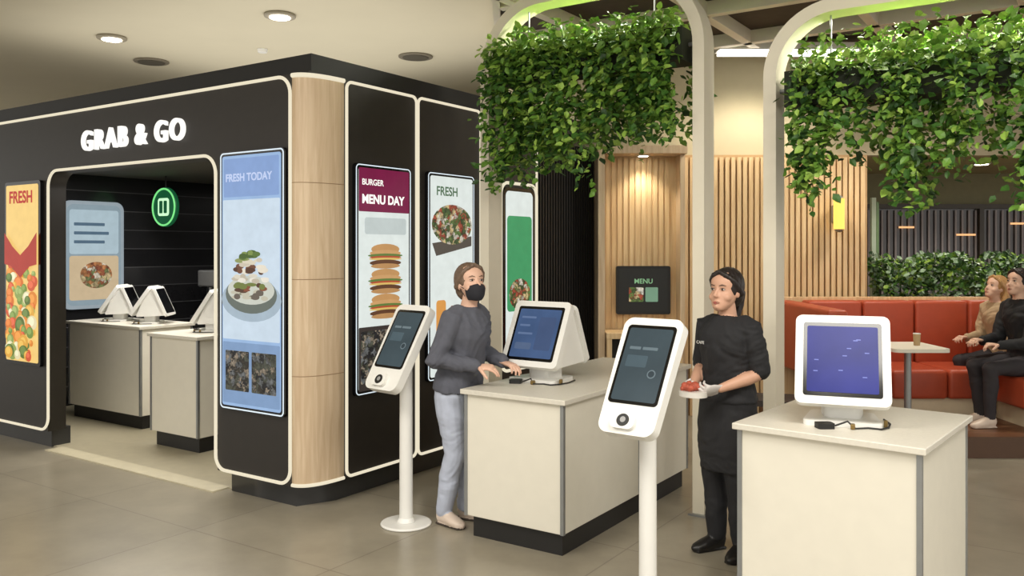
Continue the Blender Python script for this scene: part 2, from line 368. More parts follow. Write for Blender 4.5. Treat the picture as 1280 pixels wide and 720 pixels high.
# ---------------------------------------------------------------- counters and POS
def counter(name, loc, rz, x0,x1,y0,y1,h,seams=()):
    g = group(name, loc, rz)
    box2('toe_kick', g, x0+.05,x1-.04,y0+.05,y1-.05,0,.13, KICK)
    box2('body', g, x0+.015,x1-.015,y0+.015,y1-.015,.13,h-.03, WHITEM, .004)
    box2('top', g, x0-.01,x1+.01,y0-.01,y1+.01,h-.03,h, TOPM, .004)
    boxes('edge_posts', g, [(x1-.02,y0+.02,(h+.1)/2,.022,.022,h-.16),(x0+.02,y0+.02,(h+.1)/2,.022,.022,h-.16),(x1-.02,y1-.02,(h+.1)/2,.022,.022,h-.16)], ALU)
    for i,s in enumerate(seams): boxes('seam_%d'%i, g, [(x1-.014,s,(h+.1)/2,.006,.012,h-.17)], ALU)
    return g
def pos_terminal(name, loc, rz, scr=(70,92,130), s=1., icon=False, slant=26):
    g = group(name, loc, rz); g.scale=(s,s,s)
    t = math.radians(slant)
    plate('foot', g, [roundpoly([(-.16,-.13),(.16,-.13),(.13,.14),(-.13,.14)],.03)], 0,.022, WHITE, None, .004)
    plate('neck', g, [roundpoly([(-.07,-.05),(.07,-.05),(.09,.09),(-.09,.09)],.03)], .022,.13, WHITE, None, .006)
    bm = basis((0,0,0),(0,1,0),(0,0,1),(1,0,0))
    plate('wedge', g, [roundpoly([(-.11,.085),(.23,.1),(.085,.44),(.035,.44)],.02)], -.15,.15, WHITE, bm, .008)
    ax=(1,0,0); ay=(0,math.sin(t),math.cos(t)); az=(0,-math.cos(t),math.sin(t))
    m1 = basis((0,-.045,.265), ax,ay,az)
    plate('display_body', g, [rr(-.19,-.2,.19,.2,.03)], -.012,.03, WHITE, m1, .006)
    plate('display_glass', g, [rr(-.157,-.165,.157,.165,.012)], .03,.032, GLASSBLK, m1)
    plate('display_screen', g, [rr(-.142,-.148,.142,.148,.008)], .032,.0335, SCR('pos_scr_%d_%d'%scr[:2],scr,.9,var=.25,scale=5), m1)
    rnd=random.Random(5)
    if icon:
        for i in range(9):
            x=rnd.uniform(-.11,.11); y=rnd.uniform(-.1,.1)
            plate('icon_%d'%i, g, [rr(x-.009,y-.0022,x+.009,y+.0022,.001)], .0335,.0342, SCR('icon_b',(140,150,230),.8), m1)
    else:
        for i in range(3): plate('row_%d'%i, g, [rr(-.12,.09-i*.05,-.02-.03*(i%2),.102-i*.05,.004)], .0335,.0342, SCR('row_b',(110,132,172),.7), m1)
        plate('tile', g, [rr(.01,-.1,.12,.1,.01)], .0335,.0342, SCR('tile_b',(74,92,128),.8), m1)
        plate('tile_low', g, [rr(-.12,-.1,-.01,-.06,.01)], .0335,.0342, SCR('tile_c',(92,110,142),.8), m1)
    t2=math.radians(24)
    m2 = basis((0,.165,.255),(-1,0,0),(0,-math.sin(t2),math.cos(t2)),(0,math.cos(t2),math.sin(t2)))
    plate('guest_display', g, [rr(-.17,-.18,.17,.19,.03)], -.01,.02, WHITE, m2, .006)
    plate('guest_glass', g, [rr(-.15,-.15,.15,.16,.012)], .02,.022, GLASSBLK, m2)
    plate('card_reader', g, [rr(-.035,-.03,.035,.03,.012)], 0,.022, BLACK2, Matrix.Translation((-.07,-.17,0)) @ Matrix.Rotation(.4,4,'Z'), .004)
    tube('cable', g, [(-.03,-.16,.01),(.02,-.15,.03),(.05,-.17,.006),(.10,-.14,.006),(.15,-.15,.006),(.18,-.1,.006),(.19,-.02,.006),(.17,.08,.006)], .004, BLACK2)
    boxes('clips', g, [(.04,-.16,.012,.018,.03,.022),(.17,-.07,.015,.015,.02,.03)], M('brass_bits',(130,108,62),.4,metal=.6), .004)
    return g
N1 = (.293,4.82)
counter('service_counter', (N1[0],N1[1],0), A, -.72,0,0,1.84,.90, (1.0,))
pos_terminal('pos_terminal', W(N1,-.49,.56,.90), -.62, s=1.12)
N2 = (1.70,3.53); A2 = -.68
counter('service_counter', (N2[0],N2[1],0), A2, -.83,0,0,.90,.93, ())
pos_terminal('pos_terminal', (1.575,4.08,.93), -.36, (50,56,142), icon=True, s=1.1)
counter('service_counter', (C[0],C[1],.006), A, -2.7,-2.0,.6,1.5,1.0)
counter('service_counter', (C[0],C[1],.006), A, -4.6,-3.3,.9,1.5,1.0)
pos_terminal('pos_terminal', W(C,-2.35,1.0,1.006), A-.9, (60,72,90), .85, slant=32)
pos_terminal('pos_terminal', W(C,-3.6,1.2,1.006), A-.9, (60,72,90), .85, slant=35)
pos_terminal('pos_terminal', W(C,-4.15,1.2,1.006), A-.9, (60,72,90), .85, slant=35)
for (x,y) in [(-4.4,2.7),(-3.7,2.7),(-3.0,2.7),(-2.3,2.75)]:
    g = group('coffee_machine', W(C,x,y,.006), A)
    box2('cabinet', g, -.3,.3,-.25,.3,0,.95, BLACK2, .01)
    box2('body', g, -.2,.2,-.1,.25,.95,1.4, M('steel_dark',(90,92,94),.3,metal=.7), .02)
    box2('head', g, -.2,.2,-.22,.25,1.3,1.5, M('steel_mid',(150,150,150),.3,metal=.7), .02)
    cyl('spout', g, (0,-.17,1.2),(0,-.17,1.3), .02,.03, ALU)
    cyl('cup', g, (0,-.16,.95),(0,-.16,1.07), .035,.045, WHITE)

# ---------------------------------------------------------------- self-order kiosks
def order_kiosk(loc, rz, zc=1.13):
    g = group('self_order_kiosk', loc, rz)
    cyl('base', g, (0,0,0),(0,0,.018), .165,.16, WHITE, 48)
    cyl('collar', g, (0,0,.018),(0,0,.045), .06,.046, WHITE)
    cyl('pole', g, (0,0,.04),(0,0,zc-.02), .043,.04, WHITE)
    t = math.radians(31)
    m = basis((0,-.05,zc),(1,0,0),(0,math.sin(t),math.cos(t)),(0,-math.cos(t),math.sin(t)))
    plate('rear_housing', g, [rr(-.1,-.2,.1,.18,.05)], -.075,.0, WHITE, m, .015)
    plate('head', g, [roundpoly([(-.145,-.30),(.145,-.30),(.16,.29),(-.16,.29)],[.05,.05,.05,.05])], -.028,.028, WHITE, m, .012)
    plate('glass', g, [rr(-.13,-.155,.13,.25,.02)], .028,.031, GLASSBLK, m)
    plate('screen', g, [rr(-.116,-.14,.116,.233,.012)], .031,.0325, SCR('kiosk_scr',(74,88,94),.75,var=.2,scale=4), m)
    plate('row_a', g, [rr(-.09,.12,-.03,.135,.004),rr(-.02,.12,.06,.135,.004)], .0325,.0332, SCR('k_row',(124,140,146),.7), m)
    plate('card_a', g, [rr(-.09,.03,.02,.09,.006)], .0325,.0332, SCR('k_card',(90,108,116),.7), m)
    plate('button', g, [disc(.06,.0,.022,.022)], .0325,.0332, SCR('k_row2',(124,140,146),.7), m)
    plate('button_in', g, [disc(.06,.0,.016,.016)], .0332,.0336, SCR('k_scr2',(66,78,84),.7), m)
    plate('reader', g, [rr(-.075,-.28,.05,-.2,.03)], .02,.05, WHITE, m, .008)
    plate('reader_pad', g, [disc(-.01,-.24,.032,.03)], .05,.052, BLACK2, m)
    plate('reader_lamp', g, [disc(-.01,-.238,.014,.014)], .052,.053, M('grey_icon',(150,150,150),.4), m)
    return g
order_kiosk((-.675,5.45,0), -.72)
order_kiosk((.645,4.06,0), -.66, 1.155)

# ---------------------------------------------------------------- plant arches
AO = (1.275,5.7)
def arch(x0,x1,ztop,r):
    g = group('plant_arch', (AO[0],AO[1],0), A)
    w=.04
    o = roundpoly([(x0-w,0),(x0-w,ztop),(x1+w,ztop),(x1+w,0)],[0,r+w,r+w,0],14)
    i = roundpoly([(x0+w,0),(x0+w,ztop-2*w),(x1-w,ztop-2*w),(x1-w,0)],[0,r-w,r-w,0],14)
    plate('frame', g, [o + i[::-1]], -.09,.09, CREAM, FRONT, .004)
    for x in (x0,x1): box2('shoe_%d'%int(x*10+50), g, x-.06,x+.06,-.12,.12,0,.012, ALU)
    zp = ztop-.42
    box2('trough', g, x0+.1,x1-.1,-.12,.12,zp-.22,zp, M('planter_dark',(40,46,30),.8))
    for x in (x0+.35,x1-.35): cyl('hanger_%d'%int(x*10+50), g, (x,0,zp),(x,0,ztop-.05), .006,.006, ALU, 8)
    cyl('bracket', g, (x0,0,zp-.1),(x1,0,zp-.1), .015,.015, ALU, 8)
    return g
g1 = arch(-1.731,0,3.65,.5)
g2 = arch(.47,2.3,3.27,.4)
def leaf(V,Fc,MI,p,d,nrm,s,mi):
    d=d.normalized(); side=d.cross(nrm)
    if side.length<1e-3: side=d.orthogonal()
    side.normalize(); up=side.cross(d)
    k=len(V)
    V += [p, p+d*s*.35+side*s*.36, p+d*s*.75+side*s*.26, p+d*s*1.05-up*s*.12, p+d*s*.75-side*s*.26, p+d*s*.35-side*s*.36, p+d*s*.5-up*s*.1]
    Fc += [(k,k+1,k+6),(k+1,k+2,k+6),(k+2,k+3,k+6),(k+3,k+4,k+6),(k+4,k+5,k+6),(k+5,k,k+6)]
    MI += [mi]*6
def foliage(name, parent, x0,x1,ztop,prof,seed,dens=1.,dy=.25,size=.055, nv=150):
    rnd=random.Random(seed); V=[];Fc=[];MI=[]
    def rl(p,out,top,sz=1.):
        d=Vector((rnd.gauss(0,.6),rnd.gauss(0,.6),-.4+rnd.gauss(0,.5)))+out*.7
        n=Vector((rnd.gauss(0,.5),rnd.gauss(0,.5),.8))+out*.6
        q=rnd.random()
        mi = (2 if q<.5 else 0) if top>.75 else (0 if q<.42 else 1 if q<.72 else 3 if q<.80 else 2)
        leaf(V,Fc,MI,p,d,n,sz*size*rnd.uniform(.65,1.35),mi)
    for i in range(int(nv*dens)):
        x=x0+(x1-x0)*rnd.random(); sd=rnd.choice((-1,-1,1)); y=sd*dy*rnd.uniform(.3,1.15)
        clump=.22*noise.noise(Vector((x*5.5,sd*3,seed*1.7)))
        zb=prof((x-x0)/(x1-x0))+abs(rnd.gauss(0,.14))-.02+clump
        z=ztop-rnd.uniform(0,.12); ph=rnd.uniform(0,6)
        while z>zb:
            bulge=1+.25*math.sin(z*6+x*5+seed)
            xx=x+.04*math.sin(z*9+ph); yy=y*bulge+.03*math.sin(z*7+ph*2)
            rl(Vector((xx,yy,z)),Vector((0,sd,0)),(z-(ztop-.5))/.5)
            if rnd.random()<.55: rl(Vector((xx+rnd.gauss(0,.04),yy+rnd.gauss(0,.03),z)),Vector((rnd.uniform(-1,1),sd,0)),(z-(ztop-.5))/.5)
            z-=rnd.uniform(.022,.042)
    # long thin trailing runners
    for i in range(int((x1-x0)*9)):
        x=x0+(x1-x0)*rnd.random(); sd=rnd.choice((-1,-1,1)); y=sd*dy*rnd.uniform(.3,1.2)
        zs=prof((x-x0)/(x1-x0))+.2; zb=zs-.2-rnd.uniform(.0,.2); z=zs; ph=rnd.uniform(0,6)
        while z>zb:
            rl(Vector((x+.025*math.sin(z*14+ph),y,z)),Vector((rnd.uniform(-1,1),sd*.5,0)),0,.85)
            z-=rnd.uniform(.018,.03)
    for i in range(int((x1-x0)*1000*dens)):
        x=x0+(x1-x0)*rnd.random(); y=rnd.uniform(-dy,dy)*1.1
        h=noise.noise(Vector((x*3,y*3,seed)))*.2
        z=ztop+h*(1-abs(y)/dy*.5)+rnd.uniform(-.2,.08)
        rl(Vector((x,y,z)),Vector((0,y*2,.5)),1)
    o=mesh_obj(name,V,Fc,LEAFS,parent,mi=MI)
    return o
def prof1(t): return 2.20 if t<.16 else 2.38 if t<.38 else 2.48 if t<.48 else 2.33 if t<.58 else 2.54
def prof2(t): return 2.12 if t<.12 else 2.3 if t<.3 else 2.04 if t<.42 else 2.28 if t<.62 else 2.04 if t<.72 else 2.22
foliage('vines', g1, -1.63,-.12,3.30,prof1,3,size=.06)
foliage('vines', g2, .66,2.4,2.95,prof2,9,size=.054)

# ---------------------------------------------------------------- canopy above (dark coffered)
DARKC = M('canopy_dark',(70,60,50),.8,var=.1)
g = group('ceiling_canopy', (0,0,0))
box2('deck', g, -.1,9,4.2,8.9,3.86,3.95, DARKC)
def beam(p,d,nm,x0=-.1,x1=9,y0=4.2,y1=8.9):
    t0,t1=-50,50
    for a,b,c0,c1 in ((p[0],d[0],x0,x1),(p[1],d[1],y0,y1)):
        q0=(c0-a)/b; q1=(c1-a)/b
        if q0>q1:q0,q1=q1,q0
        t0=max(t0,q0);t1=min(t1,q1)
    if t1-t0<.3:return
    tm=(t0+t1)/2; L=t1-t0
    o=boxes(nm,g,[(0,0,0,L,.09,.12)],CREAM,.004)
    o.location=(p[0]+d[0]*tm,p[1]+d[1]*tm,3.80); o.rotation_euler=(0,0,math.atan2(d[1],d[0]))
for i in range(-2,7): beam(W(AO,i*1.15-.6,0)[:2],(.558,.83),'beam_v%d'%(i+2))
for i in range(-3,6): beam(W(AO,0,i*1.15+.4)[:2],(.83,-.558),'beam_u%d'%(i+3))
box2('rim_left', g, -.16,-.1,4.2,8.9,3.74,3.97, CREAM)
box2('rim_front', g, -.16,9,4.14,4.2,3.74,3.97, CREAM)

# ---------------------------------------------------------------- dining side: walls
box2('wall_slat_backing', None, .85,3.75,9.03,9.15,0,2.75, M('slat_backing',(188,154,110),.6))
boxes('wood_slat_panel', None, [(1.83+i*.062,9.0,1.36,.044,.024,2.72) for i in range(31)], WOODW, .003)
g = group('wood_niche', (0,0,0))
box2('panel', g, .92,1.76,8.95,9.0,0,2.72, WOODW)
boxes('grooves', g, [(1.0+i*.062,8.94,1.4,.042,.018,2.6) for i in range(11)], WOODW)
boxes('jambs', g, [(.9,8.8,1.36,.07,.42,2.72),(1.74,8.86,1.36,.05,.28,2.72)], WOODC, .004)
box2('lintel', g, .865,1.765,8.6,9.0,2.72,2.8, WOODC)
box2('shelf_top', g, .94,1.70,8.5,8.9,.86,.92, WOODW, .004)
boxes('shelf_legs', g, [(.97,8.70,.43,.05,.38,.86),(1.67,8.70,.43,.05,.38,.86)], WOODW)
box2('shelf_back', g, .99,1.65,8.85,8.9,0,.86, BLACK2)
g = group('menu_board', (1.36,8.9,1.33))
plate('frame', g, [rr(-.28,-.25,.28,.25,.02)], 0,.05, BLACK2, FRONT,.004)
plate('face', g, [rr(-.25,-.22,.25,.22,.01)], .05,.052, M('menu_black',(24,26,26),.4), FRONT)
text('lettering', g, 'MENU', -.0,.07,.054,.07, SCR('menu_green',(150,200,150),.7), FRONT,.0005,.001,'CENTER')
plate('badge', g, [rr(-.15,-.12,.0,.03,.01)], .052,.054, FOODS, FRONT)
plate('badge_b', g, [rr(.02,-.12,.15,.03,.01)], .052,.054, SCR('menu_badge',(140,180,150),.6), FRONT)
BULK = M('bulkhead_plaster',(196,186,156),.8,var=.02)
box2('wall_bulkhead', None, -.1,9,9.16,9.3,2.76,3.86, BULK)
box2('wall_dining_back', None, 3.75,10,11.6,11.75,0,2.9, M('wall_olive',(134,128,98),.8))
box2('wall_dining_side', None, 3.76,3.82,9.32,11.6,0,2.76, WALLP)
box2('ceiling_dining', None, 3.75,10,9.32,11.75,2.78,2.9, M('ceil_olive',(170,162,124),.8))
g = group('window_1', (0,0,0))
box2('glass', g, 4.7,9.5,11.53,11.58,1.0,2.3, M('dark_window_glass',(76,72,74),.1))
boxes('blinds', g, [(4.8+i*.09,11.51,1.65,.025,.015,1.26) for i in range(52)], M('blind_slat',(140,130,130),.4))
boxes('frame', g, [(7.1,11.5,2.33,4.9,.08,.06),(7.1,11.5,.98,4.9,.08,.06),(4.68,11.5,1.65,.06,.08,1.3),(6.3,11.5,1.65,.06,.08,1.3),(8,11.5,1.65,.06,.08,1.3)], M('win_frame',(70,64,58),.5))
boxes('glass_reflections', g, [(5.3,11.49,2.05,.2,.02,.025),(6.1,11.49,1.95,.25,.02,.025),(6.8,11.49,2.1,.2,.02,.025)], SCR('warm_reflection',(255,190,130),1.1,var=0))  # emissive strips imitating warm reflections in the glass
g = group('glass_partition', (4.18,9.9,0))
boxes('frame', g, [(0,0,1.2,.05,.05,2.3)], M('partition_mint',(200,214,190),.4))
box2('glass_edge', g, .03,.06,-.02,.02,.1,2.3, M('partition_green',(120,150,100),.3))
for x,y in [(5.6,10.2),(7.0,10.0)]:
    g = group('ceiling_downlight', (x,y,2.78)); cyl('ring', g,(0,0,-.015),(0,0,0),.1,.1,WHITE); cyl('lens', g,(0,0,-.02),(0,0,-.015),.075,.075,LAMP)
box2('ceiling_corridor', None, -1.5,3.7,9.32,13,2.76,2.85, BULK)
for x,y in [(1.35,8.8)]:
    g = group('ceiling_downlight', (x,y,2.72)); cyl('ring', g,(0,0,-.01),(0,0,0),.07,.07,WHITE); cyl('lens', g,(0,0,-.014),(0,0,-.01),.05,.05,LAMP)
g = group('linear_ceiling_light', (2.55,8.55,3.7))
box2('housing', g, -.5,.9,-.1,.1,.03,.1, WHITE); box2('diffuser', g, -.48,.88,-.09,.09,.0,.03, M('strip_glow',(255,250,235),.4,emit=5,var=0))
g = group('wall_lamp', (3.38,8.9,2.12))
plate('backplate', g, [rr(-.03,-.1,.03,.1,.03)], -.07,0, ALU, FRONT)
cyl('glass_shade', g, (0,-.06,-.16),(0,-.06,.16), .055,.055, M('lamp_yellow',(250,204,96),.4,emit=1.5,var=0))
cyl('cap_top', g, (0,-.06,.16),(0,-.06,.19), .05,.02, ALU); cyl('cap_bottom', g, (0,-.06,-.19),(0,-.06,-.16), .02,.05, ALU)
box2('floor_platform', None, 2.6,10,7.2,8.98,0,.17, WOODD, .005)
box2('floor_platform_rear', None, 3.85,10,8.98,11.5,0,.17, WOODD)
box2('trim_platform', None, 2.6,10,7.17,7.2,0,.175, M('platform_edge',(84,60,44),.5))
g = group('dining_booth', (0,-.06,0))
PL=.17
def cush(nm,x0,x1,y0,y1,z0,z1,b=.035): 
    o=box2(nm,g,x0,x1,y0,y1,z0,z1,ORANGE,0); bevel(o,b,4); o.data.polygons.foreach_set('use_smooth',[True]*len(o.data.polygons)); return o
BASEB=M('booth_base',(214,200,170),.6)
box2('base_back', g, 3.0,5.3,8.12,8.95,PL,PL+.18, BASEB)
for i,(a,b) in enumerate([(3.0,3.55),(3.56,4.08),(4.09,4.62),(4.63,5.3)]):
    cush('seat_%d'%i,a,b,8.05,8.72,PL+.18,PL+.45); cush('back_%d'%i,a,b,8.72,8.95,PL+.4,1.23)
box2('base_right', g, 4.56,5.3,7.55,8.1,PL,PL+.18, BASEB)
cush('seat_wing',4.46,5.2,7.5,8.05,PL+.18,PL+.45); cush('back_wing',5.2,5.4,7.5,8.9,PL+.18,1.23)
box2('base_left', g, 2.75,3.18,7.45,8.0,PL,PL+.15, BASEB)
cush('seat_left',2.72,3.2,7.42,8.04,PL+.15,PL+.45); cush('back_left',2.72,2.9,7.42,8.9,PL+.4,1.23)
box2('cap_rail', g, 2.72,5.4,8.93,8.98,PL,1.26, WOODW, .004)
def dtable(loc):
    g = group('dining_table', loc)
    plate('top', g, [rr(-.24,-.3,.24,.3,.06)], .71,.74, WHITEM, None,.004)
    cyl('stem', g,(0,0,.02),(0,0,.71),.03,.03,ALU); cyl('foot', g,(0,0,0),(0,0,.02),.18,.16,ALU)
    return g
dtable((3.47,7.5,PL))
g = group('drinking_glass', (3.55,7.5,PL+.74)); cyl('cup', g,(0,0,0),(0,0,.10),.026,.032,M('glass_amber',(176,150,110),.2)); cyl('lid', g,(0,0,.10),(0,0,.107),.034,.032,WHITE)
g = group('dining_chair', (2.28,7.35,0), 1.3)
DK=M('chair_dark',(52,44,40),.6)
plate('seat', g, [rr(-.21,-.21,.21,.21,.05)], .43,.48, DK, None,.01)
plate('back', g, [rr(-.2,.5,.2,.92,.08)], -.23,-.19, DK, FRONT,.01)
for i,(x,y) in enumerate([(-.18,-.18),(.18,-.18),(-.18,.2),(.18,.2)]): cyl('leg_%d'%(i+1), g, (x*1.1,y*1.1,0),(x,y,.44), .014,.018, DK, 12)
for i,x in enumerate((-.17,.17)): cyl('back_post_%d'%(i+1), g, (x,.2,.44),(x,.21,.6), .014,.014, DK, 12)
g = group('planter_box', (4.85,9.6,PL))
box2('box', g, -.75,.9,-.2,.2,0,1.05, WOODW, .005)
def bush(nm,parent,x0,x1,dy,z0,z1,n,seed,size):
    rnd=random.Random(seed);V=[];Fc=[];MI=[]
    for i in range(n):
        x=rnd.uniform(x0,x1); y=rnd.uniform(-dy,dy); e=.72+.5*noise.noise(Vector((x*4,seed,0)))
        z=z0+(z1-z0)*e*rnd.random()**.6
        d=Vector((rnd.gauss(0,.7),rnd.gauss(0,.7)-.2,.5)); nn=Vector((rnd.gauss(0,.5),-.5,.8))
        leaf(V,Fc,MI,Vector((x,y,z)),d,nn,size*rnd.uniform(.7,1.3),rnd.choice((0,1,1,3,2,4,4)))
    mesh_obj(nm,V,Fc,LEAFS+[M('leaf_blue',(156,182,150),.5)],parent,mi=MI)
bush('leaves',g,-.8,.9,.26,.95,1.68,2600,4,.065)

# ---------------------------------------------------------------- people
def ringloft(centers, ra, rb, side, n=20):
    cs=[Vector(c) for c in centers]; V=[]; m=len(cs)
    for i,c in enumerate(cs):
        t=(cs[min(i+1,m-1)]-cs[max(i-1,0)]).normalized()
        a=Vector(side)-t*Vector(side).dot(t)
        if a.length<1e-3: a=t.orthogonal()
        a.normalize(); b=t.cross(a)
        for k in range(n):
            an=2*math.pi*k/n; V.append(c+a*math.cos(an)*ra[i]+b*math.sin(an)*rb[i])
    Fc=[]
    for i in range(m-1):
        for k in range(n):
            k2=(k+1)%n; Fc.append((i*n+k,i*n+k2,(i+1)*n+k2,(i+1)*n+k))
    V.append(cs[0]); V.append(cs[-1]); 
    for k in range(n):
        k2=(k+1)%n; Fc.append((m*n,k2,k)); Fc.append((m*n+1,(m-1)*n+k,(m-1)*n+k2))
    return V,Fc
def limb(pts,rad,flat=1.,side=(1,0,0),n=16):
    pts=[Vector(p) for p in pts]; P=[];R=[]
    t0=(pts[1]-pts[0]).normalized(); t1=(pts[-1]-pts[-2]).normalized()
    for a in (80,55,28): P.append(pts[0]-t0*rad[0]*math.sin(math.radians(a))*min(1,flat+.2)); R.append(rad[0]*math.cos(math.radians(a)))
    P+=pts; R+=list(rad)
    for a in (28,55,80): P.append(pts[-1]+t1*rad[-1]*math.sin(math.radians(a))*min(1,flat+.2)); R.append(rad[-1]*math.cos(math.radians(a)))
    return ringloft(P,R,[r*flat for r in R],side,n)
def ell(c,r,n=16,m=10):
    c=Vector(c); V=[];Fc=[]
    for i in range(1,m):
        ph=math.pi*i/m
        for k in range(n):
            an=2*math.pi*k/n; V.append(c+Vector((r[0]*math.sin(ph)*math.cos(an),r[1]*math.sin(ph)*math.sin(an),-r[2]*math.cos(ph))))
    for i in range(m-2):
        for k in range(n):
            k2=(k+1)%n; Fc.append((i*n+k,i*n+k2,(i+1)*n+k2,(i+1)*n+k))
    b=len(V); V+= [c-Vector((0,0,r[2])),c+Vector((0,0,r[2]))]
    for k in range(n):
        k2=(k+1)%n; Fc.append((b,k2,k)); Fc.append((b+1,(m-2)*n+k,(m-2)*n+k2))
    return V,Fc
def xf(pc,mt): return [mt@Vector(v) for v in pc[0]],pc[1]
HR=[(.000,.018,.074,-.045),(.010,.033,.086,-.012),(.032,.048,.088,.012),(.058,.057,.086,.04),(.085,.063,.086,.066),(.102,.066,.081,.082),(.115,.068,.081,.088),(.130,.070,.087,.092),(.155,.072,.086,.095),(.178,.066,.076,.087),(.198,.053,.058,.069),(.212,.032,.034,.043),(.2195,.010,.01,.014)]
def headpiece(n=28):
    V=[];Fc=[];R=HR;m=len(R)
    for z,w,f,b in R:
        cy=(f-b)/2; ry=(f+b)/2
        for k in range(n):
            an=2*math.pi*k/n; c=math.cos(an); s=math.sin(an); e=.86
            V.append(Vector((w*math.copysign(abs(c)**e,c),cy+ry*math.copysign(abs(s)**e,s),z)))
    for i in range(m-1):
        for k in range(n):
            k2=(k+1)%n; Fc.append((i*n+k,i*n+k2,(i+1)*n+k2,(i+1)*n+k))
    Fc.append(tuple(range(n-1,-1,-1))); Fc.append(tuple(range((m-1)*n,m*n)))
    return V,Fc
def handp(wr,d,nrm,ts,curl):
    wr=Vector(wr); d=Vector(d).normalized(); nrm=Vector(nrm); nrm=(nrm-d*nrm.dot(d)).normalized(); w=d.cross(nrm)*ts
    P=[limb([wr-d*.03,wr+d*.01,wr+d*.045,wr+d*.082],[.027,.029,.038,.036],.42,w)]
    for k,L in enumerate((.066,.074,.069,.054)):
        b=wr+d*(.078-.004*abs(k-1))+w*(.028-.0187*k); dd=d.copy(); ps=[b]; ax=d.cross(nrm)
        for j,fr in enumerate((.45,.32,.25)):
            dd=(Matrix.Rotation(curl*(.8+.3*j)+.05*k,3,ax)@dd); ps.append(ps[-1]+dd*L*fr*1.1)
        P.append(limb(ps,[.0092,.0088,.0078,.0068],1.,w,10))
    td=(d*.65+w*.7+nrm*.3).normalized(); b=wr+d*.02+w*.024; t2=(td+nrm*.35+d*.3).normalized()
    P.append(limb([b,b+td*.036,b+td*.036+t2*.03,b+td*.036+t2*.055],[.014,.0115,.010,.008],1.,nrm,10))
    return P
def remesh(pieces,name,parent,voxel,mats,fold=.0,seedv=0,smooth=4):
    V=[];Fc=[];lab={}
    for lb,(v,f) in pieces:
        k=len(V); V+=list(v); Fc+=[tuple(i+k for i in q) for q in f]
        L=lab.setdefault(lb,([],[])); k=len(L[0]); L[0].extend(v); L[1].extend([tuple(i+k for i in q) for q in f])
    me=bpy.data.meshes.new('t'); me.from_pydata([tuple(v) for v in V],[],Fc)
    o=bpy.data.objects.new('t',me); sc.collection.objects.link(o)
    r=o.modifiers.new('r','REMESH'); r.mode='VOXEL'; r.voxel_size=voxel
    s=o.modifiers.new('s','SMOOTH'); s.iterations=smooth; s.factor=.5
    dg=bpy.context.evaluated_depsgraph_get(); dg.update()
    me2=bpy.data.meshes.new_from_object(o.evaluated_get(dg)); bpy.data.objects.remove(o)
    me2.materials.clear()
    names=list(lab.keys())
    for n in names: me2.materials.append(mats[n])
    if len(names)>1:
        trees=[BVHTree.FromPolygons([tuple(v) for v in lab[n][0]],lab[n][1]) for n in names]
        mi=[]
        for p in me2.polygons:
            best=0;bd=9
            for i,t in enumerate(trees):
                r_=t.find_nearest(p.center,.2)
                if r_[0] is not None and r_[3]<bd: bd=r_[3];best=i
            mi.append(best)
        me2.polygons.foreach_set('material_index',mi)
    else: mi=[0]*len(me2.polygons)
    if fold:
        amt=[0.]*len(me2.vertices)
        wgt={i:(1. if n=='top' else .45) for i,n in enumerate(names) if n in('top','bottom')}
        for p in me2.polygons:
            if mi[p.index] in wgt:
                for v in p.vertices: amt[v]=wgt[mi[p.index]]
        for p in me2.polygons:
            if mi[p.index] not in wgt:
                for v in p.vertices: amt[v]=0.
        nr=[v.normal.copy() for v in me2.vertices]
        for i,v in enumerate(me2.vertices):
            if amt[i]:
                q=Vector((v.co.x*9,v.co.y*9,v.co.z*13+3*noise.noise(v.co*4)))+Vector((seedv,)*3)
                v.co+=nr[i]*fold*amt[i]*(noise.noise(q)+.5*noise.noise(q*2.3))
    me2.polygons.foreach_set('use_smooth',[True]*len(me2.polygons)); me2.name=name
    ob=bpy.data.objects.new(name,me2); link(ob,parent); return ob
def piece_obj(name,parent,pcs,mat):
    V=[];Fc=[]
    for v,f in pcs:
        k=len(V);V+=list(v);Fc+=[tuple(i+k for i in q) for q in f]
    return mesh_obj(name,V,Fc,mat,parent,smooth=True)

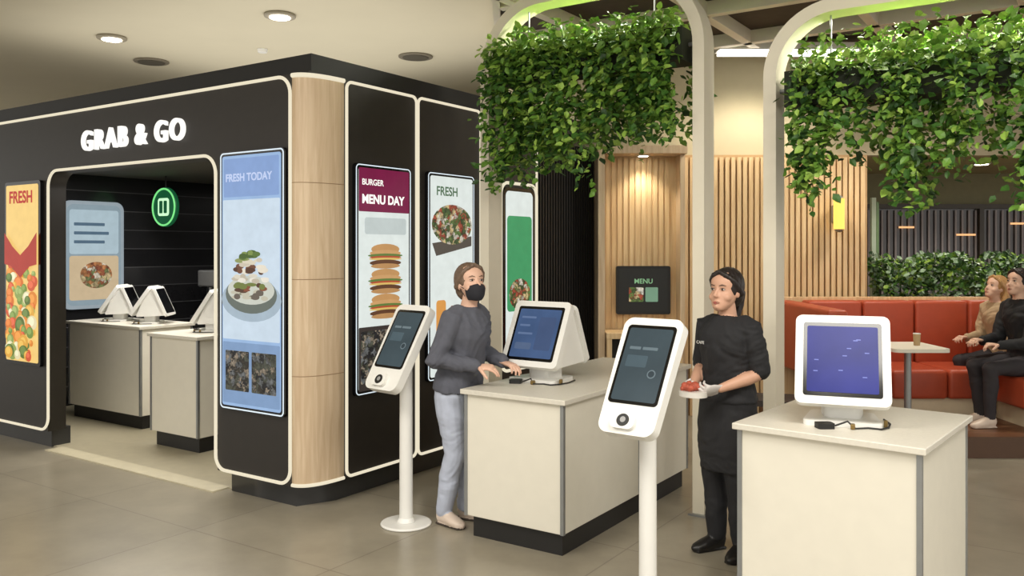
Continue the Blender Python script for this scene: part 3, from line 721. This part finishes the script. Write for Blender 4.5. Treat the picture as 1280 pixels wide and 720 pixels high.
def person(name,loc,F,cl,pel=(0,0,.85),up=(0,0,1),legs=None,arms=None,yaw=0,pitch=0,sleeve='long',apron=False,hair='tail',mask=False,voxel=.0062,loose=.012,scale=1.,legk=1.,headk=1.06):
    F=Vector((F[0],F[1])).normalized()
    g=group(name,loc,math.atan2(-F.x,F.y)); g.scale=(scale,)*3
    up=Vector(up).normalized(); pel=Vector(pel); P=[]
    def tp(h,f=0,r=0): 
        fw=Vector((0,1,0)); fw=(fw-up*fw.dot(up)).normalized()
        return pel+up*h+fw*f+Vector((r,0,0))
    hem=.06 if sleeve=='short' else .01
    tb=[(hem,.168,.122,0),(.09,.158,.115,0),(.14,.15,.108,0),(.21,.138,.098,.003),(.29,.142,.104,.006),(.37,.152,.116,.012),(.43,.158,.112,.008),(.48,.158,.09,0),(.515,.13,.07,-.005),(.54,.08,.056,-.008)]
    P.append(('top',ringloft([tp(a,d) for a,_,_,d in tb],[b+loose for _,b,_,_ in tb],[c+loose for _,_,c,_ in tb],(1,0,0),24)))
    P.append(('top',limb([tp(.37,.05,-.07),tp(.37,.052,.07)],[.065,.065],.9,(0,0,1))))
    hp=[(-.09,.11,.09),(-.05,.16,.115),(0,.172,.125),(.05,.166,.12),(.1,.15,.108)]
    P.append(('bottom',ringloft([pel+Vector((0,-.01,0))+ (up*a if a>0 else Vector((0,0,a))) for a,_,_ in hp],[b for _,b,_ in hp],[c for _,_,c in hp],(1,0,0),24)))
    nb=tp(.50,-.005); hd=tp(.575,.012)+Vector((0,.01,0))
    P.append(('skin',limb([nb,hd+Vector((0,-.01,.04))],[.056,.05],1.)))
    for sgn,(el,wr,hdv,hn,cu) in zip((-1,1),arms):
        sh=tp(.485,-.005,sgn*.158); el=Vector(el); wr=Vector(wr)
        m=(sh+el)/2
        a=.012 if loose>0 else 0
        P.append(('top',limb([tp(.50,-.003,sgn*.10),sh,m,el.lerp(m,.15 if sleeve=='short' else 0)],[.058,.056+a,.049+a,.046+a*1.2],1.)))
        if sleeve=='long':
            P.append(('top',limb([el,el.lerp(wr,.4),el.lerp(wr,.95)],[.044+a*.8,.04+a,.03+a*.7],1.)))
            P.append(('skin',limb([el.lerp(wr,.8),wr],[.026,.025],.85)))
        else:
            P.append(('skin',limb([el.lerp(sh,.3),el,el.lerp(wr,.35),wr],[.04,.038,.039,.025],1.)))
        hps=[('skin',p) for p in handp(wr,hdv,hn,(1 if sgn<0 else -1),cu)]
        remesh(hps,'hand_left' if sgn<0 else 'hand_right',g,.0035,{'skin':cl.get('glove',cl['skin'])},smooth=2)
    for sgn,(kn,an,td) in zip((-1,1),legs):
        hip=pel+Vector((sgn*.088,-.005,-.02)); kn=Vector(kn); an=Vector(an); td=Vector(td).normalized()
        P.append(('bottom',limb([hip,hip.lerp(kn,.35),hip.lerp(kn,.7),kn],[.098,.09*(1+legk)/2,.07*legk,.06*legk],1.)))
        cf=kn.lerp(an,.35)-td*.012
        P.append(('bottom',limb([kn,cf,kn.lerp(an,.7),an+Vector((0,0,.015))],[.059*legk,.06*legk,.048*legk*legk,.044*legk*legk],1.)))
        P.append(('shoe' if not cl.get('skin_ankle') else 'skin',limb([an+Vector((0,0,.03)),an+Vector((0,0,-.02))],[.034,.03],1.)))
        fz=an.z-.055
        hl=Vector((an.x,an.y,fz))-td*.05
        sd=td.cross(Vector((0,0,1)))
        P.append(('shoe',ringloft([hl+Vector((0,0,.012)),hl+td*.015+Vector((0,0,.022)),hl+td*.08+Vector((0,0,.018)),hl+td*.15+Vector((0,0,.005)),hl+td*.2+Vector((0,0,-.004)),hl+td*.228+Vector((0,0,-.008))],[.018,.038,.041,.047,.038,.012],[.024,.050,.048,.034,.024,.012],sd,18)))
        P.append(('sole' if cl.get('sole') else 'shoe',limb([Vector((an.x,an.y,an.z-.078))-td*.045,Vector((an.x,an.y,an.z-.078))+td*.06,Vector((an.x,an.y,an.z-.078))+td*.15],[.036,.040,.040],.22,sd)))
    if apron:
        P.append(('bottom',ringloft([(0,0,1.0),(0,.0,.9),(0,.01,.75),(0,.015,.6),(0,.015,.50)],[.15,.182,.19,.18,.17],[.11,.135,.14,.13,.12],(1,0,0),26)))
    hm=Matrix.Translation(hd)@Matrix.Rotation(yaw,4,'Z')@Matrix.Rotation(-pitch,4,'X')@Matrix.Scale(headk,4)
    H=[headpiece(),ell((0,.02,.055),(.045,.05,.05))]
    H.append(limb([(0,.082,.118),(0,.092,.098),(0,.102,.08)],[.006,.008,.0105],1.,(1,0,0),10))
    H.append(ell((0,.094,.075),(.0155,.011,.008),10,6))
    for s in (-1,1):
        H.append(ell((s*.07,-.004,.098),(.007,.017,.03),10,8))
        H.append(ell((s*.045,.052,.072),(.019,.028,.022),10,8))
    H.append(ell((0,.084,.022),(.016,.013,.012),10,6)); H.append(ell((0,.086,.046),(.02,.009,.01),10,6))
    for h in H: P.append(('skin',xf(h,hm)))
    remesh(P,'body',g,voxel,cl,fold=.013,seedv=len(name))
    mk=lambda nm,pcs,mat: piece_obj(nm,g,[xf(p,hm) for p in pcs],mat)
    mk('eyes',[ell((s*.03,.0745,.111),(.0122,.0092,.0056)) for s in(-1,1)],M('eye_white',(200,190,182),.3,var=0))
    mk('irises',[ell((s*.03,.0812,.111),(.0062,.0040,.0054),10,6) for s in(-1,1)],M('iris_brown',(38,24,18),.2,var=0))
    mk('lashes',[limb([(s*.017,.0845,.1145),(s*.03,.0860,.1175),(s*.044,.0765,.1145)],[.0012,.0018,.0012],1.,(1,0,0),8) for s in(-1,1)],M('lash_dark',(36,26,22),.6))
    mk('brows',[limb([(s*.015,.0875,.131),(s*.031,.087,.1355),(s*.048,.076,.131)],[.0017,.0022,.0012],1.,(1,0,0),8) for s in(-1,1)],cl['hair'])
    if not mask: mk('lips',[limb([(-.019,.089,.0445),(0,.0965,.046),(.019,.089,.0445)],[.002,.004,.002],1.,(1,0,0),8),limb([(-.016,.089,.040),(0,.0965,.038),(.016,.089,.040)],[.002,.0045,.002],1.,(1,0,0),8)],M('lips_rose',(176,100,90),.4))
    hp=[('h',ell((0,-.017,.135),(.081,.098,.098),24,16)),('h',ell((0,-.05,.085),(.066,.06,.07),20,12))]
    for s in(-1,1):
        hp.append(('h',limb([(s*.004,.066,.205),(s*.036,.064,.186),(s*.066,.036,.160),(s*.076,.006,.128),(s*.072,-.03,.095)],[.011,.015,.015,.014,.018],1.,(1,0,0),10)))
    if hair=='tail':
        hp.append(('h',limb([(0,-.10,.12),(0,-.125,.10),(.005,-.13,.04),(.01,-.115,-.03),(.015,-.10,-.08)],[.03,.034,.03,.024,.010],.8,(1,0,0),12)))
    elif hair=='bun': hp.append(('h',ell((0,-.115,.09),(.036,.032,.04)))) 
    elif hair=='long':
        for s in(-1,0,1): hp.append(('h',limb([(s*.06,-.04,.12),(s*.07,-.06,.04),(s*.075,-.06,-.05),(s*.06,-.05,-.13)],[.035,.036,.032,.015],.9,(1,0,0),12)))
    hp=[(a,xf(b,hm)) for a,b in hp]
    ho=remesh(hp,'hair',g,.0055,{'h':cl['hair']},smooth=3)
    for v in ho.data.vertices:
        v.co+=v.normal*.003*noise.noise(Vector((v.co.x*90,v.co.y*90,v.co.z*12)))
    if mask:
        MK=M('mask_black',(34,35,42),.8)
        V=[];Fc=[];na=15;rows=[(-.006,.072,.040),(.01,.094,.052),(.03,.103,.058),(.052,.110,.061),(.072,.112,.062),(.088,.103,.060)]
        for z,f,w in rows:
            for k in range(na):
                an=math.radians(-78+156*k/(na-1)); x=math.sin(an)*w*1.02; yv=.012+(f-.012)*math.cos(an)**.8
                V.append((x,yv,z-(.012*abs(math.sin(an))**2 if z>.06 else -.012*abs(math.sin(an))**2)))
        for i in range(len(rows)-1):
            for k in range(na-1): Fc.append((i*na+k,i*na+k+1,(i+1)*na+k+1,(i+1)*na+k))
        mo=mesh_obj('face_mask',[hm@Vector(v) for v in V],Fc,MK,g,smooth=True)
        so=mo.modifiers.new('s','SOLIDIFY'); so.thickness=.003; so.offset=0
        mo.modifiers.new('ss','SUBSURF').levels=1
        mk('mask_straps',[limb([(s*.060,.03,z0),(s*.068,.015,(z0+.095)/2),(s*.074,-.004,.095)],[.0018,.0018,.0018],1.,(1,0,0),6) for s in(-1,1) for z0 in(.03,.075)],MK)
    return g,hm
SK1=M('skin_a',(220,178,154),.5,var=.03); SK2=M('skin_b',(206,160,134),.5,var=.03)
HB=M('hair_brown',(108,88,72),.55,var=.3,scale=40,stretch=(4,4,.6)); HK=M('hair_black',(36,28,26),.45,var=.25,scale=40,stretch=(4,4,.6)); HBL=M('hair_blonde',(176,134,84),.5,var=.3,scale=40,stretch=(4,4,.6))
SWE=M('grey_sweater',(88,90,100),.9,var=.1,scale=30,bump=.25,bscale=250); JEAN=M('light_jeans',(180,187,204),.85,var=.08,scale=18,bump=.15,bscale=200)
NUDE=M('beige_shoe',(214,196,180),.35); SOLE=M('dark_sole',(70,60,54),.6); BLK=M('black_cotton',(30,30,33),.8,var=.12,bump=.15,bscale=200); BLKS=M('black_shoe',(24,22,22),.4)
GLV=M('clear_glove',(206,200,196),.35)
wg,wm = person('woman_customer',(-.345,5.48,0),(.86,-.5),{'skin':SK1,'top':SWE,'bottom':JEAN,'shoe':NUDE,'sole':SOLE,'hair':HB,'skin_ankle':True},
  up=(0,.15,1),
  legs=[((-.085,.045,.46),(-.09,.0,.085),(-.15,1,0)),((.075,.03,.46),(.07,-.06,.085),(.2,1,0))],
  arms=[((-.21,.04,1.08),(-.13,.26,1.03),(.2,1,-.15),(0,-.2,-1),.35),((.24,.0,1.07),(.11,.22,1.03),(-.25,1,-.05),(-.3,-.1,-1),.35)],
  yaw=-.5,pitch=-.22,mask=True,hair='bun',loose=.024,scale=1.0,legk=1.14,headk=1.12)
eg,em = person('restaurant_employee',(1.245,4.93,0),(-.80,-.60),{'skin':SK2,'top':BLK,'bottom':BLK,'shoe':BLKS,'hair':HK,'glove':GLV},
  legs=[((-.085,.03,.46),(-.09,-.01,.085),(-.25,1,0)),((.085,.03,.46),(.09,-.01,.085),(.25,1,0))],
  arms=[((-.22,-.03,1.08),(-.10,.19,1.0),(.35,1,-.1),(.8,.1,.5),.55),((.22,-.03,1.08),(.10,.19,1.0),(-.35,1,-.1),(-.8,.1,.5),.55)],
  yaw=.10,pitch=-.06,sleeve='short',apron=True,hair='tail',loose=.02,scale=.98,legk=1.15,headk=1.12)
fb = plate('food_bowl',eg,[disc(0,.305,.085,.07)],.955,.985,M('bowl_white',(220,216,208),.4),None,.006)
rn=random.Random(2)
piece_obj('bowl_food',eg,[ell((rn.uniform(-.05,.05),.305+rn.uniform(-.04,.04),.995+rn.uniform(0,.022)),(rn.uniform(.014,.023),)*3,10,6) for i in range(22)],M('food_red',(176,84,62),.6,var=.3,scale=60))
text('shirt_logo',eg,'CAFE',-.11,1.235,.150,.025,WHITE,basis((0,0,0),(1,0,0),(0,0,1),(0,-1,0)) @ Matrix.Rotation(math.pi,4,'Y'),.0005)
seatz=.62
def seated(nm,loc,cl,**k):
    return person(nm,loc,(-1,-.12),cl,pel=(0,-.02,seatz-.17+.09),up=(0,k.pop('ln',.14),1),
     legs=[((-.09,.40,.50),(-.09,.40,.085),(0,1,0)),((.09,.42,.50),(.09,.36,.085),(.1,1,0))],
     arms=[((-.2,.12,.72),(-.12,.34,.70),(.2,1,.1),(0,0,-1),.5),((.2,.12,.72),(.10,.34,.72),(-.3,1,.1),(0,0,-1),.5)],voxel=.009,**k)
seated('seated_diner',(4.64,7.72,PL),{'skin':SK1,'top':BLK,'bottom':M('dark_trousers',(48,44,48),.8),'shoe':NUDE,'hair':HK,'skin_ankle':True},hair='long',yaw=.2,pitch=-.15,scale=1.05)
seated('seated_diner',(4.80,8.32,PL),{'skin':SK1,'top':M('tan_coat',(180,156,124),.85,bump=.2),'bottom':M('dark_trousers',(48,44,48),.8),'shoe':BLKS,'hair':HBL},hair='long',yaw=.1,pitch=-.3,ln=.22)

# ---------------------------------------------------------------- lights
def area(nm,loc,sx,sy,p,col=(1,.955,.88),rot=(0,0,0)):
    l=bpy.data.lights.new(nm,'AREA'); l.shape='RECTANGLE'; l.size=sx; l.size_y=sy; l.energy=p; l.color=col
    o=bpy.data.objects.new(nm,l); sc.collection.objects.link(o); o.location=loc; o.rotation_euler=rot; return o
def spot(nm,loc,p,ang=110,col=(1,.93,.82),r=.08,tgt=None):
    l=bpy.data.lights.new(nm,'SPOT'); l.energy=p; l.spot_size=math.radians(ang); l.spot_blend=.6; l.color=col; l.shadow_soft_size=r
    o=bpy.data.objects.new(nm,l); sc.collection.objects.link(o); o.location=loc
    if tgt: o.rotation_euler=(Vector(tgt)-Vector(loc)).to_track_quat('-Z','Y').to_euler()
    return o
area('overhead_fill_a',(-2.5,2.2,3.95),3,1.2,180)  # fill lamp added overhead out of view, no fixture
area('overhead_fill_b',(1.8,1.8,3.95),3,1.2,180)  # second added fill lamp, likewise out of view
area('kiosk_inner_light',W(C,-2.8,1.2,2.56),3,.8,85,rot=(0,0,A))
area('ceiling_uplight_fill',W(C,-2.6,2.3,3.12),4.7,4.0,62,(1,.95,.86),rot=(math.pi,0,A))  # added fill, aimed up from the kiosk roof to brighten the ceiling
for i,(x,y) in enumerate([(-2.22,8.18),(-4.23,9.04),(-6.5,10.2),(-7,7.2)]): spot('downlight_%d'%i,(x,y,3.95),60)
spot('slat_wash',(2.6,8.3,3.6),90,120,(1,.9,.74),.15,(2.4,9.0,1.6))
spot('niche_spot',(1.35,8.78,2.69),28,110,(1,.9,.72))
spot('dining_a',(4.2,7.9,3.7),170,120,(1,.92,.8),.2)
spot('dining_b',(5.6,10.2,2.75),120,130)
area('vine_light_a',W(AO,-.87,.1,3.55),1.3,.1,30,(1,.97,.82),(0,0,A))
area('vine_light_b',W(AO,1.4,.1,3.17),1.4,.1,26,(1,.97,.82),(0,0,A))
w=bpy.data.worlds.new('World'); sc.world=w; w.use_nodes=True
w.node_tree.nodes['Background'].inputs[0].default_value=(1,.965,.9,1); w.node_tree.nodes['Background'].inputs[1].default_value=1.28

# ---------------------------------------------------------------- camera
cd=bpy.data.cameras.new('Camera'); cam=bpy.data.objects.new('Camera',cd); sc.collection.objects.link(cam)
cam.location=(0,0,1.75); cam.rotation_euler=(math.pi/2,0,0)
cd.sensor_width=36; cd.lens=36*1069/1280; cd.shift_y=-48/1280
sc.camera=cam
